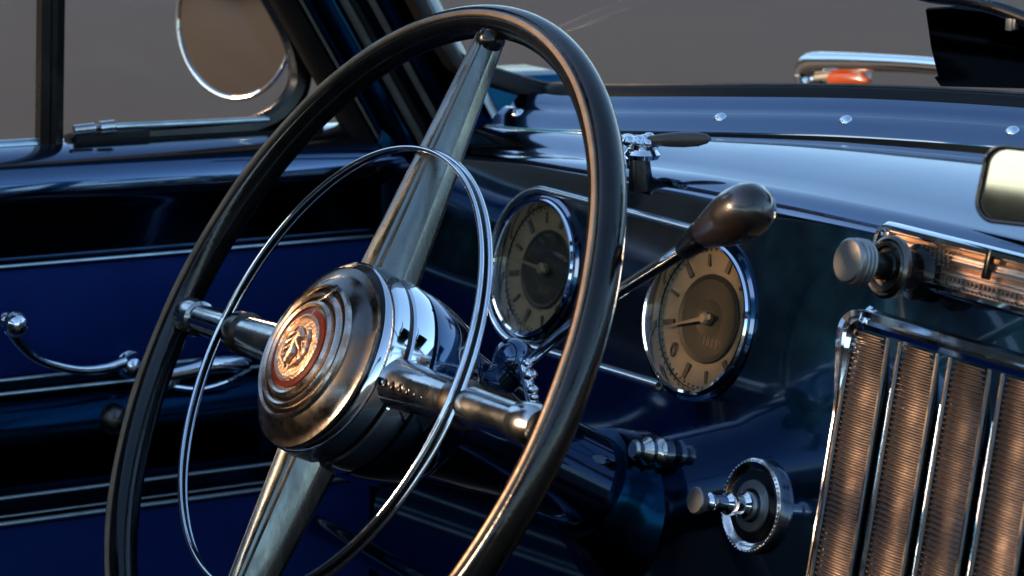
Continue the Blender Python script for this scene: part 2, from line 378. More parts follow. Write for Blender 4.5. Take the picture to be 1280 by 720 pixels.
# ---- radio
def radio():
    h = .004
    tl, tr = dl(1103, 274, h), dl(1281, 321, h)
    bl, br = dl(1150, 356, h), dl(1281, 402, h)
    y1 = tl.y; y0 = (bl.y+br.y)/2; x0 = tl.x; x1 = x0 + .20; z = 0
    bm = B()
    def rr(x0, x1, y0, y1, r, n=8):
        o = []
        for cx, cy, a0 in ((x1-r, y1-r, 0), (x0+r, y1-r, 90), (x0+r, y0+r, 180), (x1-r, y0+r, 270)):
            for i in range(n+1): a = rad(a0+90*i/n); o.append((cx+r*c_(a), cy+r*s_(a)))
        return o
    ring = []
    for inset, zz in ((0, -.002), (0, .006), (.002, .009), (.0045, .009), (.006, .006), (.006, .001)):
        ring.append([FD @ V((px, py, zz)) for px, py in rr(x0+inset, x1-inset, y0+inset, y1-inset, .010-inset*.8)])
    faces_loop(bm, ring, True)
    r = obj('radio', bm, 'chrome', dash, label='coppery radio with a chrome frame and protruding knob')
    bm = B()                                    # fluted face
    ys = []; n = 90
    xs = [x0+.0055, x1-.0055]
    rings = []
    for i in range(n+1):
        f = i/n; y = y0+.0055+(y1-y0-.011)*f
        big = .0035*max(0, math.sin(PI*min(1, max(0, (f-.50)/.45))))
        flute = .0007*abs(math.sin(f*PI*(9 if f < .5 else 4)))
        rings.append([FD @ V((x, y, .0015 + big + flute)) for x in xs])
    faces_loop(bm, rings, False); face = obj('radio_face', bm, 'copper', r)
    bm = B()
    for j in range(2):                          # stations: small marks on the scale
        for k in range(44):
            xx = x0+.045+k*.0034; hh = .0022 if k % 4 else .0034
            box(bm, (xx, y0+(y1-y0)*(.16+.13*j), .0030), (.0011, hh, .0012), FD)
    for j in range(4):
        for k in range(7):
            box(bm, (x0+.040+k*.0035, y0+(y1-y0)*(.50+.075*j), .0050+.0006*j), (.0022, .0018, .0012), FD)
    obj('scale_marks', bm, 'mark', face)
    bm = B(); box(bm, (x0+.093, (y0+y1)/2+.006, .0075), (.0035, (y1-y0)*.5, .004), FD); obj('tuning_pointer', bm, 'black', face, bevel=.0008)
    # knob on the left
    k0 = dl(1152, 341, .002)
    F_ = FD @ Matrix.Translation(k0)
    bm = B(); lathe(bm, [(.0150, -.001), (.0150, .004), (.0125, .006), (.0110, .008), (.0110, .020), (.0090, .024), (.0072, .026), (.0072, .042), (0, .042)], F_, 48)
    kn = obj('tuning_knob', bm, 'black', r)
    bm = B(); lathe(bm, [(.0100, .019), (.0150, .0195), (.0168, .0215), (.0168, .0240), (.0150, .0255), (.0138, .0250), (.0130, .0262), (.0112, .0265), (.0100, .0250)], F_, 64); obj('knob_flange', bm, 'nickel', kn)
    bm = B(); prof = [(0, .0385), (.0090, .0385), (.0105, .040)]
    for i in range(3):
        z = .040+i*.0026; prof += [(.0122, z+.0004), (.0126, z+.0012), (.0112, z+.0021)]
    prof += [(.0120, .0482), (.0120, .0502), (.0108, .0514), (.0085, .0518), (0, .0520)]
    lathe(bm, prof, F_, 48); obj('knob_cap', bm, 'greyknob', kn)
radio()

# ---- speaker grille
def grille():
    tg = rad(18); gW = V((0, s_(tg), c_(tg))); gN = wX.cross(gW)
    P = FD @ dl(1060, 392, 0); P = P - gN*.004
    FG = frame(P, wX, gW); FGi = FG.inverted()
    def gl(x, y, h=0):
        q = FGi @ onp(x, y, P+gN*h, gN); return q
    tops = [(1092, 424), (1151, 446), (1215, 468)]
    bots = [(1044, 715), (1100, 715), (1162, 715)]
    T = [gl(*q) for q in tops]; Bo = [gl(*q) for q in bots]
    sx = (T[2].x-T[0].x)/2; wdt = .0275
    pass
    LX = lambda y: T[0].x + (Bo[0].x-T[0].x)*(T[0].y-y)/(T[0].y-Bo[0].y) - wdt/2 - .005
    XW = 7*sx + wdt + .012                     # width of the eight columns and their frame
    # chrome header bar with rounded corner
    x1 = .42; bm = B()
    path = [FG @ V((x, y, 0)) for x, y in [(LX(-.26), -.26), (LX(-.10), -.10), (LX(-.03), -.03), (LX(-.016), -.016), (LX(-.006)+.002, -.007), (LX(0)+.008, -.001), (.018, .0008), (.035, .001), (.2, .001), (LX(0)+XW-.02, .001), (LX(0)+XW-.006, -.001), (LX(-.006)+XW, -.007), (LX(-.016)+XW, -.016), (LX(-.1)+XW, -.1), (LX(-.26)+XW, -.26)]]
    path = catmull(path, 6); sc_ = [min(1, max(.32, 1 + (((FG.inverted() @ q).y)+.004)*14)) for q in path]
    sweep(bm, path, [(-.0040, -.004), (-.0052, .005), (-.003, .010), (.0003, .0095), (.0015, .0060), (.0038, .0082), (.0066, .0060), (.0070, -.004)], up=gN, scale=sc_)
    g = obj('speaker_grille', bm, 'chrome', dash, label='tall chrome framed speaker grille of ribbed bronze columns', angle=40)
    bm = B(); prism(bm, [(LX(-.006), -.006), (LX(-.006)+XW, -.006), (LX(-.3)+XW, -.30), (LX(-.3), -.30)], -.010, -.006, FG); obj('backing_panel', bm, 'paint_dark', g)
    for k in range(8):
        xt = LX(-.007)+wdt/2+.005 + k*sx; xb = LX(-.27)+wdt/2+.005 + k*sx*.985
        bm = B(); rings = []; n = 620; yt, yb = -.0070, -.27
        for i in range(n+1):
            f = i/n; y = yt+(yb-yt)*f; xm = xt+(xb-xt)*f; a = .0007*math.sin(f*2*PI*(yt-yb)/.0029)
            row = []
            for j in range(7):
                u = (j-3)/3; row.append(FG @ V((xm+u*wdt/2, y, .002 + .003*(1-u*u) + a)))
            rings.append(row)
        faces_loop(bm, rings, False); obj('ribbed_column', bm, 'grillemetal', g, angle=180)
        bm = B()
        for sgn, w0 in ((-1, 0), (1, 0)):
            pa = [FG @ V((xt+sgn*(wdt/2+.0016), yt+.0005, .002)), FG @ V((xb+sgn*(wdt/2+.0016), yb, .002))]
            tube(bm, pa, .0020, 10, up=gN)
        obj('column_edging', bm, 'nickel', g)
        bm = B(); pa = [FG @ V((xt+sx/2, yt, -.0028)), FG @ V((xb+sx/2, yb, -.0028))]
        tube(bm, pa, .0036, 16, up=gN); obj('divider_bar', bm, 'paint', g)
grille()

# ---- small dash controls
def small_controls():
    k = dl(828, 566, 0); F_ = FD @ Matrix.Translation(k)
    bm = B(); lathe(bm, [(.0090, -.001), (.0092, .003), (.0070, .005), (.0058, .007), (.0082, .009), (.0086, .012), (.0062, .0145), (.0048, .016), (.0062, .018), (.0062, .0205), (.0045, .022), (0, .022)], F_, 32)
    obj('choke_knob', bm, 'chrome_old', dash, label='small stepped chrome knob above the steering column')
    k = dl(946, 633, 0); F_ = FD @ Matrix.Translation(k)
    bm = B(); lathe(bm, [(.0270, -.002), (.0275, .0015), (.0270, .0045), (.0250, .0055), (.0240, .005), (.0225, .0035), (.020, .0020), (0, .0020)], F_, 64)
    ig = obj('ignition_switch', bm, 'chrome_old', dash, label='round ignition switch with knurled rim and key knob')
    bm = B()
    for i in range(60):
        a = 2*PI*i/60; sphere(bm, (.0258*c_(a), .0258*s_(a), .0050), .0008, F_, seg=8)
    obj('knurled_rim', bm, 'chrome', ig)
    bm = B(); lathe(bm, [(.0205, .0018), (.0205, .0030), (.0150, .0034), (0, .0034)], F_, 48); obj('switch_plate', bm, 'black', ig)
    bm = B(); lathe(bm, [(.0150, .003), (.0145, .0048), (.0100, .0052), (.0095, .003)], F_, 48); obj('indicator_ring', bm, 'greyknob', ig)
    bm = B(); lathe(bm, [(.0085, .002), (.0080, .010), (.0055, .012), (.0048, .016), (.0066, .018), (.0066, .021), (.0042, .023), (.0038, .030), (.0052, .032), (.0052, .034), (.0036, .036), (.0036, .040), (0, .040)], F_, 32)
    obj('switch_knob', bm, 'chrome', ig)
    bm = B(); lathe(bm, [(0, .039), (.0070, .0395), (.0076, .041), (.0076, .0435), (.0070, .0442), (0, .0445)], F_, 32); obj('key_cap', bm, 'greyknob', ig)
small_controls()

# ---- ornate control with brown handle on dash top (wiper control)
def wiper_control():
    P = onp(803, 192, DP + dN*.004, dN)
    t = thing('wiper_knob', P, 'small brown oval handle on an ornate chrome bracket on the dash top', 'knob')
    bm = B(); random.seed(3)
    zz = V((0,0,1)); rt = cr0
    tube(bm, [P+V((0,.0,-.022)), P+V((0,-.002,-.004)), P+V((0,0,.006))], [.008, .0065, .005], 16); obj('stem', bm, 'black', t)
    bm = B()
    for i in range(13):
        a = random.random()*6.28; r_ = .010*random.random()**.5
        sphere(bm, P + V((r_*c_(a)*1.1, r_*s_(a), .003+.007*random.random())), .0024+.0024*random.random(), s=(1.2, 1, .8), seg=12)
    lathe(bm, [(.010, -.003), (.0115, .0), (.009, .003), (0, .004)], frame(P, V((1,0,0)), V((0,1,0))), 24)
    lathe(bm, [(.006, -.006), (.008, -.003), (.006, .001), (0, .002)], frame(P+V((-.012,-.004,-.004)), V((1,0,0)), V((0,1,0))), 24)
    obj('bracket', bm, 'chrome', t)
    d = V((.80, .55, .10)).normalized(); bm = B()
    path = [P + V((0,0,.008)) + d*x for x in (.004, .010, .018, .027, .036, .042, .0445)]
    tube(bm, path, [.0028, .0036, .0044, .0048, .0044, .0028, .0006], 20); obj('handle', bm, 'wood', t)
wiper_control()

# ------------------------------------------------------------------ steering wheel
def WL(x, y, z=0): return FW @ V((x, y, z))
def wheel():
    t = thing('steering_wheel', W0, 'large black steering wheel with worn steel spokes, chrome horn ring and emblem hub', 'steering wheel')
    R = .2155; N = 192
    path = [WL(R*c_(2*PI*i/N), R*s_(2*PI*i/N)) for i in range(N)]
    # section: (radial outwards, towards driver)
    prof = [(.0095*c_(a)*1.0, .0105*s_(a)) for a in [2*PI*i/28 for i in range(28)]]
    prof2 = []
    for a, b in prof:
        ang = math.atan2(b, a)
        k = 1.0
        if abs(ang-PI/2) < .30: k = .90         # flat recess on the driver's side where the ridge line sits
        prof2.append((a*k, b*k))
    bm = B(); rings = []
    for i in range(N):
        a = 2*PI*i/N; e = V((c_(a), s_(a), 0))
        rings.append([FW @ (e*(R+p[0]) + V((0,0,p[1]))) for p in prof2])
    faces_loop(bm, rings, True, True); rim = obj('rim', bm, 'bakelite', t, angle=60)
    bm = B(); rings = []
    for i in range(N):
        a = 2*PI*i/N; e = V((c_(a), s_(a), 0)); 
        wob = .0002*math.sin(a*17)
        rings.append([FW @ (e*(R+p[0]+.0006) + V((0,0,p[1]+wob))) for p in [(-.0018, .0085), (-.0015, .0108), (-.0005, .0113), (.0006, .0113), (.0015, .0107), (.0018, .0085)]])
    faces_loop(bm, rings, True, True); obj('ridge_line', bm, 'worn', rim)  # the rim's warm highlight is put into this ridge's tan colour
    # top and bottom blade spokes
    for sgn in (1, -1):
        bm = B(); rings = []
        ys = [.050, .055, .065, .09, .12, .15, .18, .197, .206]
        for y in ys:
            f = (y-.034)/(.206-.034)
            wl = .0102*(1-f)**1.1 + .0058      # half width to the left
            dp = .016*(1-f) + .0125            # depth
            z0 = .004 - .0*f + .004*(1-f)
            sec = [(-wl, z0), (-wl*.92, z0+.0016), (-wl*.76, z0+.0004), (-wl*.35, z0-.0006), (-wl*.18, z0-.0002), (-wl*.08, z0+.0016), (wl*.06, z0+.0018), (wl*.14, z0+.0004), (wl*.50, z0+.0006),
                   (wl*.60, z0-dp*.06), (wl*.97, z0-dp*.42), (wl*1.0, z0-dp*.50), (wl*.96, z0-dp*.8), (wl*.6, z0-dp), (-wl*.4, z0-dp), (-wl*.85, z0-dp*.85), (-wl, z0-dp*.5)]
            rings.append([WL(x*sgn if sgn > 0 else x, y*sgn, z) for x, z in sec])
        faces_loop(bm, rings, True, False, True); sp = obj('spoke', bm, 'steel', t, angle=24)
        bm = B()
        e = [WL(-(.0102*(1-f)**1.1+.0058)*1.0, sgn*(.034+f*.172), .0085-.0038*f) for f in [i/14 for i in range(15)]]
        tube(bm, e, .0011, 8, up=wN); obj('edge_bead', bm, 'nickel', sp)
        bm = B(); y = .205*sgn; sphere(bm, (0, y, -.001), .0105, FW, s=(.85, .9, .8)); obj('rim_socket', bm, 'bakelite', sp)
    # left and right tube spokes
    for sgn in (-1, 1):
        bm = B(); pts = [WL(sgn*x, 0, z) for x, z in ((.040, -.004), (.08, -.003), (.12, -.001), (.16, 0), (.198, 0))]
        tube(bm, catmull(pts, 5), [.0150, .0132, .0115, .0098, .0090], 28, up=wN, sx=1.0, sy=1.0)
        sp = obj('spoke', bm, 'chrome_old', t)
        bm = B(); Fm = aim(WL(sgn*.196, 0, 0), (WL(1,0,0)-WL(0,0,0))*sgn)
        lathe(bm, [(.0088, -.012), (.0112, -.010), (.0120, -.004), (.0118, .004), (.0100, .009), (.004, .010)], Fm, 32); obj('collar', bm, 'chrome_old', sp)
        bm = B(); Fm = aim(WL(sgn*.128, 0, -.001), (WL(1,0,0)-WL(0,0,0))*sgn)
        lathe(bm, [(.0105, -.0062), (.0135, -.0055), (.0138, -.001), (.0132, .0045), (.0104, .0052)], Fm, 32); obj('ring_clamp', bm, 'nickel', sp)
        if sgn > 0:
            bm = B()
            for i in range(8):
                x = .058+i*.0076; rr_ = .0153 - (x-.04)*.045
                n = V((0, -.26, .96)).normalized()
                sphere(bm, V((x, 0, -.003)) + n*rr_, .0023, FW, s=(.7, 1.2, .3), seg=12)
            obj('vent_hole', bm, 'black', sp)
    # hub: chrome bands round the boss
    bm = B(); lathe(bm, [(.030, -.075), (.046, -.050), (.0560, -.03), (.0575, -.01), (.0565, .015), (.052, .020), (.03, .021)], FW, 96); hub = obj('hub', bm, 'black', t)
    for z0, z1, r0, r1 in ((-.0005, .0160, .0572, .0586), (-.0180, -.0030, .0588, .0590)):
        bm = B(); lathe(bm, [(.053, z0), (r1-.0012, z0), (r1, z0+.0012), ((r0+r1)/2+.0006, (z0+z1)/2), (r0, z1-.0012), (r0-.0012, z1), (.053, z1)], FW, 128); obj('chrome_band', bm, 'chrome', hub)
    # horn button
    ZB = .0195; FB = FW @ Matrix.Translation(V((.0035, -.0025, 0))) @ Matrix.Diagonal((.96, .96, 1, 1))
    WLo = WL; WL_ = lambda x, y, z=0: FB @ V((x, y, z))
    bm = B(); prof = [(.047, ZB-.003), (.0555, ZB-.0025), (.0565, ZB-.0005), (.0560, ZB+.0012), (.0525, ZB+.002), (.0505, ZB+.0035)]
    z = ZB+.0035
    for r, zz in ((.047, .0060), (.043, .0082), (.039, .0098), (.037, .0100), (0, .0100)): prof.append((r, ZB+zz))
    lathe(bm, prof, FB, 128); hb = obj('horn_button', bm, 'nickel', t)
    bm = B(); lathe(bm, [(.0395, ZB+.0085), (.0392, ZB+.0108), (.0380, ZB+.0120), (.0368, ZB+.0108), (.0362, ZB+.0098), (.0345, ZB+.0104), (.0338, ZB+.0124), (.0322, ZB+.0136), (.0308, ZB+.0128), (.0302, ZB+.0106), (.0285, ZB+.0112), (.0280, ZB+.0134), (.0262, ZB+.0148), (.0246, ZB+.0140), (.0238, ZB+.0120), (.0225, ZB+.0124), (0, ZB+.0124)], FB @ Matrix.Diagonal((1.07, 1.07, 1, 1)), 128); obj('concentric_rings', bm, 'warmring', hb)
    bm = B()
    for rr_, zz in ((.0378, .0106), (.0312, .0114)): lathe(bm, [(rr_-.0009, ZB+zz-.001), (rr_-.0007, ZB+zz+.0004), (rr_+.0007, ZB+zz+.0004), (rr_+.0009, ZB+zz-.001)], FB, 96, ring=True)
    obj('dark_groove', bm, 'black', hb)
    bm = B(); lathe(bm, [(.0243, ZB+.0120), (.0243, ZB+.0140), (.0208, ZB+.0146), (.0200, ZB+.013)], FB, 96); obj('enamel_ring', bm, 'enamel', hb)
    bm = B(); lathe(bm, [(.0210, ZB+.013), (.0210, ZB+.0152), (.0196, ZB+.0160), (.0180, ZB+.0150), (.008, ZB+.0156), (0, ZB+.0158)], FB, 96)
    em = obj('medallion', bm, 'brass', hb)
    bm = B()                                    # worn relief on the medallion: a standing crest between two curved fronds
    zE = ZB+.0158
    for sg in (-1, 1):
        tube(bm, [WL_(sg*x, y, zE) for x, y in ((.002, -.013), (.009, -.009), (.0125, -.001), (.011, .007), (.007, .012))], [.0008, .0018, .002, .0015, .0006], 10, up=wN)
        for q in range(4):
            y = -.008+q*.0045; tube(bm, [WL_(sg*.0105, y, zE+.0004), WL_(sg*.0065, y+.0028, zE+.0008)], [.0012, .0004], 8, up=wN)
    tube(bm, [WL_(x, y, zE+.0006) for x, y in ((-.002, -.010), (.001, -.004), (-.001, .002), (.002, .008), (-.001, .012))], [.0022, .0034, .0026, .0030, .0010], 12, up=wN)
    sphere(bm, (.003, .007, zE-W0.z*0+.0006), .0028, FB @ Matrix.Identity(4), seg=16)
    tube(bm, [WL_(-.006, .001, zE), WL_(.0, .004, zE+.001), WL_(.006, -.001, zE)], [.0008, .002, .0008], 10, up=wN)
    obj('relief', bm, 'brass', em)
    bm = B()                                    # swept line across the upper rings
    tube(bm, catmull([WL_(x, y, z) for x, y, z in ((-.036, .006, ZB+.0115), (-.028, .024, ZB+.012), (-.010, .0375, ZB+.0125), (.006, .041, ZB+.011), (.004, .034, ZB+.0125), (-.006, .028, ZB+.0135))], 6), [.0004, .0010, .0013, .0014, .0011, .0004], 8, up=wN)
    obj('swept_line', bm, 'nickel', hb)
    # horn ring, two parallel wires with a dark web
    RH = .1345; c0 = V((0, -.005, .010)); hr = None
    Nn = 160
    bm = B()
    for dz, dr_ in ((.0024, .0), (-.0024, .0015)):
        path = [FW @ (c0 + V((( RH+dr_)*c_(2*PI*i/Nn), (RH+dr_)*s_(2*PI*i/Nn), dz))) for i in range(Nn)]
        tube(bm, path, .0015, 12, up=wN, closed=True)
    hr = obj('horn_ring', bm, 'chrome', t)
    bm = B(); rings = []
    for i in range(Nn):
        a = 2*PI*i/Nn; e = V((c_(a), s_(a), 0)); rings.append([FW @ (c0+e*(RH+q[0])+V((0,0,q[1]))) for q in ((-.0006, .0022), (.0006, .0022), (.0018, -.0022), (.0004, -.0022))])
    faces_loop(bm, rings, True, True); obj('ring_web', bm, 'black', hr)
    for sgn in (-1, 1):                         # ring supports reaching down to the side spokes
        bm = B(); tube(bm, [FW @ V((sgn*(.128), 0, 0)), FW @ V((sgn*.131, -.001, .005)), FW @ V((sgn*.1335, -.002, .009))], [.006, .0048, .004], 16, up=V((1,0,0))); obj('ring_support', bm, 'chrome_old', hr)
wheel()

# ------------------------------------------------------------------ steering column and gear lever
def column():
    t = thing('steering_column', FW @ V((0,0,-.20)), 'glossy navy steering column running from the wheel hub into the dashboard', 'steering column')
    bm = B(); lathe(bm, [(.040, -0.0200), (.0580, -0.0202), (.0585, -0.0230), (.0580, -0.0320), (.0560, -0.0440), (.0525, -0.0550), (.0470, -0.0630), (.0425, -0.0670), (.0410, -0.0750), (.0375, -0.0950), (.0335, -0.1150), (.0315, -0.1250), (.0305, -.27), (.026, -.27)], FW, 96)
    obj('column_jacket', bm, 'paint', t)
    bm = B(); lathe(bm, [(.031, -.186), (.036, -.187), (.0385, -.192), (.0400, -.200), (.0440, -.208), (.0490, -.214), (.0520, -.222), (.04, -.24)], FW, 64); obj('column_flange', bm, 'paint_dark', t)
    t2 = thing('gear_lever', onp(655, 450, W0 - wN*.075, wN), 'chrome gear lever with a dark brown egg shaped knob in front of the right gauge', 'gear lever')
    P0 = onp(650, 463, W0 - wN*.085, wN); P1 = onp(735, 391, W0 - wN*.060, wN); P2 = onp(856, 311, W0 - wN*.045, wN); P3 = onp(880, 292, W0 - wN*.040, wN); P4 = onp(953, 253, W0 - wN*.030, wN)
    bm = B(); tube(bm, catmull([P0, P1, P2, P3], 6), [.0030, .0032, .0042, .0052], 20); lv = obj('lever_rod', bm, 'chrome', t2)
    bm = B(); Fm = aim(P2, P3-P2); L = (P3-P2).length
    lathe(bm, [(.0040, -.003), (.0056, .000), (.0068, L*.5), (.0078, L*.9), (.0070, L+.003)], Fm, 32); obj('ferrule', bm, 'nickel', lv)
    bm = B(); Fm = aim(P3, P4-P3); L = (P4-P3).length
    lathe(bm, [(0, -.002), (.0070, -.001), (.0090, L*.08), (.0110, L*.25), (.0134, L*.45), (.0145, L*.62), (.0138, L*.80), (.0110, L*.93), (.0065, L*1.0), (.004, L*1.02), (0, L*1.025)], Fm, 48)
    obj('lever_knob', bm, 'brown_knob', t2)
    bm = B(); sphere(bm, onp(642, 449, W0 - wN*.088, wN), .0125, seg=32); sp = obj('pivot_ball', bm, 'paint', t2)
    bm = B(); pb = onp(662, 468, W0 - wN*.080, wN)
    for dx, dz, r_ in ((0, 0, .0050), (.003, -.008, .0042), (-.003, -.005, .0040), (.005, -.012, .0032), (-.002, .006, .0036)): sphere(bm, pb+V((dx, 0, dz)), r_, s=(1.1, .9, .7), seg=14)
    tube(bm, [pb+V((-.006,0,.004)), pb+V((.004,0,-.016))], .0035, 12)
    obj('pivot_bracket', bm, 'chrome', t2)
    bm = B(); d = (P0-pb); 
    tube(bm, [FW @ V((0,0,-.085)), onp(640, 462, W0 - wN*.088, wN)], [.012, .010], 20); obj('pivot_neck', bm, 'paint', t2)
column()

# ------------------------------------------------------------------ the door on the driver's side
def zt(z): return W0.z + z
def door(car):
    t = None
    y0, y1 = W0.y-.15, W0.y+.30
    zs = dr(240, 170).z; zst = dr(240, 313).z
    def band(name, m, pts, parent=None, cap=True, **k):
        parent = parent or t; bm = B(); rings = [[V((DOORX+x, y, z)) for x, z in pts] for y in (y0, y1)]
        faces_loop(bm, rings, True, False, True); return obj(name, bm, m, parent, **k)
    zl = dr(240, 222).z
    zb = [dr(170, y).z for y in (459, 474, 520, 601, 624, 633, 720)]
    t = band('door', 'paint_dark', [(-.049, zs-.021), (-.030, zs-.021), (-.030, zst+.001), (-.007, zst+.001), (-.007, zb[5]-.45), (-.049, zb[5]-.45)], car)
    t['label'] = 'navy door with chrome strips, window crank and lever handle behind the wheel'
    # garnish rail below the window: rounded top, undercut below
    band('window_rail', 'paint', [(-.050, zs-.02), (-.050, zs-.004), (-.040, zs-.003), (-.020, zs-.004), (-.006, zs-.008), (.004, zs-.014), (.010, zs-.022), (.012, zs-.032), (.008, zs-.042), (.0, zs-.050), (-.003, zst+.002), (-.006, zst-.004), (-.05, zst-.004)], angle=60)
    zb = [dr(170, y).z for y in (459, 474, 520, 601, 624, 633, 720)]
    band('upper_panel', 'vinyl', [(-.04, zst-.0045), (-.003, zst-.0045), (-.0015, zst-.008), (-.0015, zb[0]+.006), (-.004, zb[0]+.002), (-.04, zb[0]+.002)])
    band('arm_moulding', 'paint_dark', [(-.04, zb[1]-.004), (-.004, zb[1]-.004), (.004, zb[1]-.009), (.012, zb[1]-.018), (.014, zb[2]-.004), (.010, zb[2]-.016), (.001, zb[2]-.028), (-.003, zb[3]+.006), (.001, zb[3]+.003), (-.04, zb[3]+.002)], angle=60)
    band('lower_panel', 'vinyl', [(-.04, zb[5]-.004), (-.002, zb[5]-.004), (-.0015, zb[5]-.008), (-.0015, zb[5]-.5), (-.04, zb[5]-.5)])
    def strip(z, r=.0016, x=-.002):
        bm = B(); pts = [V((DOORX+x, y0, z)), V((DOORX+x, y1, z))]; tube(bm, pts, r, 10); return obj('chrome_strip', bm, 'trim', t)
    strip(zst-.0005, .0014, .0005); strip(zb[0]); strip(zb[1]-.001)
    strip(zb[3], .0016, .001); strip(zb[4], .0009, .0); strip(zb[5], .0018, .0)
    # outer skin so that the door has its depth
    bm = B(); box(bm, (DOORX-.085, (y0+y1)/2, zs-.36), (.05, y1-y0, .66)); obj('outer_skin', bm, 'paint', t, bevel=.01)
    # window frame
    xw = -.034
    def P(x, y, d=xw): return dr(x, y, d)
    sill = P(240, 158)
    bm = B(); pts = [P(85, 176), P(160, 169), P(280, 160), P(318, 153), P(345, 140), P(364, 118), P(371, 92), P(362, 50), P(338, 4), P(300, -60)]
    za = (pts[0].z+pts[2].z)/2
    path = catmull([V((p.x, p.y, p.z)) for p in pts], 6)
    sweep(bm, path, [(-.003, -.008), (-.0055, .002), (-.003, .007), (.004, .008), (.010, .004), (.012, -.006)], up=V((1,0,0)))
    fr = obj('window_frame', bm, 'black', t, angle=40)
    # inner bright channel on the sill
    bm = B(); tube(bm, [P(92, 162, -.028), P(150, 158, -.028), P(240, 154, -.028), P(335, 149, -.028)], .0024, 12); obj('sill_channel', bm, 'trim', t)
    bm = B(); tube(bm, catmull([P(335, 149, -.030), P(352, 137, -.030), P(370, 113, -.030), P(375, 88, -.03), P(368, 55, -.03), P(343, 2, -.03), P(310, -60, -.03)], 5), .0009, 8); obj('glass_seal', bm, 'piping', t)
    bm = B(); box(bm, tuple((P(140, 176, -.024)+P(140, 176, -.024))/2), (.006, .055, .012)); obj('vent_hinge', bm, 'rubber', t, bevel=.0015)
    bm = B(); tube(bm, [P(92, 163, -.020), P(118, 160, -.020)], .0036, 14); tube(bm, [P(124, 160, -.018), P(143, 158, -.018)], .0046, 14); obj('vent_latch', bm, 'chrome_old', t)
    bm = B(); tube(bm, [P(150, 188, -.018), P(178, 186, -.018)], .0016, 10); obj('latch_pin', bm, 'chrome_old', t)
    # divider post
    a = P(62, 202, -.028); b = P(65, -40, -.028)
    bm = B(); sweep(bm, [a, b], [(-.0085, -.006), (-.0085, .004), (-.003, .0065), (-.001, .005), (.002, .0065), (.0085, .003), (.0085, -.006)], up=V((1,0,0))); obj('divider_post', bm, 'black', t, angle=30)
    bm = B(); tube(bm, [P(-60, 190, -.030), P(-20, 187, -.030), P(46, 183, -.030)], .0058, 14, sx=.7); obj('sill_channel', bm, 'trim', t)
    bm = B(); sweep(bm, [P(-60, 199, -.026), P(60, 194, -.026), P(130, 185, -.026), P(345, 172, -.026), P(400, 160, -.026)], [(-.006, -.012), (-.006, .006), (.005, .006), (.007, -.012)], up=V((1,0,0))); obj('sill_rubber', bm, 'rubber', t)
    # glass panes
    bm = B(); Q = [P(-60, 196), P(60, 190), P(330, 160), P(372, 120), P(378, 80), P(250, -180), P(-60, -180)]
    vs = [bm.verts.new(V((DOORX-.040, q.y, q.z))) for q in Q] ; vs2 = [bm.verts.new(V((DOORX-.044, q.y, q.z))) for q in Q]
    bm.faces.new(vs); bm.faces.new(vs2[::-1])
    for i in range(len(vs)): bm.faces.new((vs[i], vs[(i+1) % len(vs)], vs2[(i+1) % len(vs)], vs2[i]))
    obj('window_pane', bm, 'glass', t)
    # window crank
    bm = B(); c0 = dr(12, 420, .022)
    tube(bm, catmull([dr(14, 412, .030), dr(26, 430, .026), dr(50, 450, .020), dr(95, 462, .016), dr(130, 460, .012), dr(156, 452, .010)], 6), [.0048, .0036, .0030, .0034, .0038, .0042], 16)
    sphere(bm, dr(20, 405, .036), .0085, s=(1, 1, 1.05)); sphere(bm, dr(8, 400, .030), .0055); Fm = aim(dr(160, 455, .001), V((1, 0, 0))); lathe(bm, [(.0105, -.002), (.0100, .003), (.0070, .006), (.0060, .011), (.003, .0135), (0, .0138)], Fm, 32); obj('window_crank', bm, 'chrome', t)
    # lever handle
    bm = B(); Fm = aim(dr(208, 468, .0), V((1, 0, 0))); lathe(bm, [(.0110, -.002), (.0105, .004), (.0070, .007), (.0060, .013), (0, .014)], Fm, 32)
    tube(bm, [dr(206, 469, .014), dr(235, 463, .017), dr(262, 456, .020), dr(300, 453, .022), dr(311, 454, .022)], [.0042, .0052, .0066, .0062, .0042], 20); tube(bm, catmull([dr(210, 482, .006), dr(250, 486, .010), dr(285, 476, .012), dr(312, 462, .010)], 5), .0015, 10); obj('door_lever', bm, 'chrome', t)
    # round knob lower on the door
    bm = B(); Fm = aim(dr(141, 524, .010), V((1, 0, 0))); lathe(bm, [(.0110, -.006), (.0112, .002), (.0085, .007), (.0045, .0095), (0, .010)], Fm, 32); obj('lock_knob', bm, 'nickel', t)

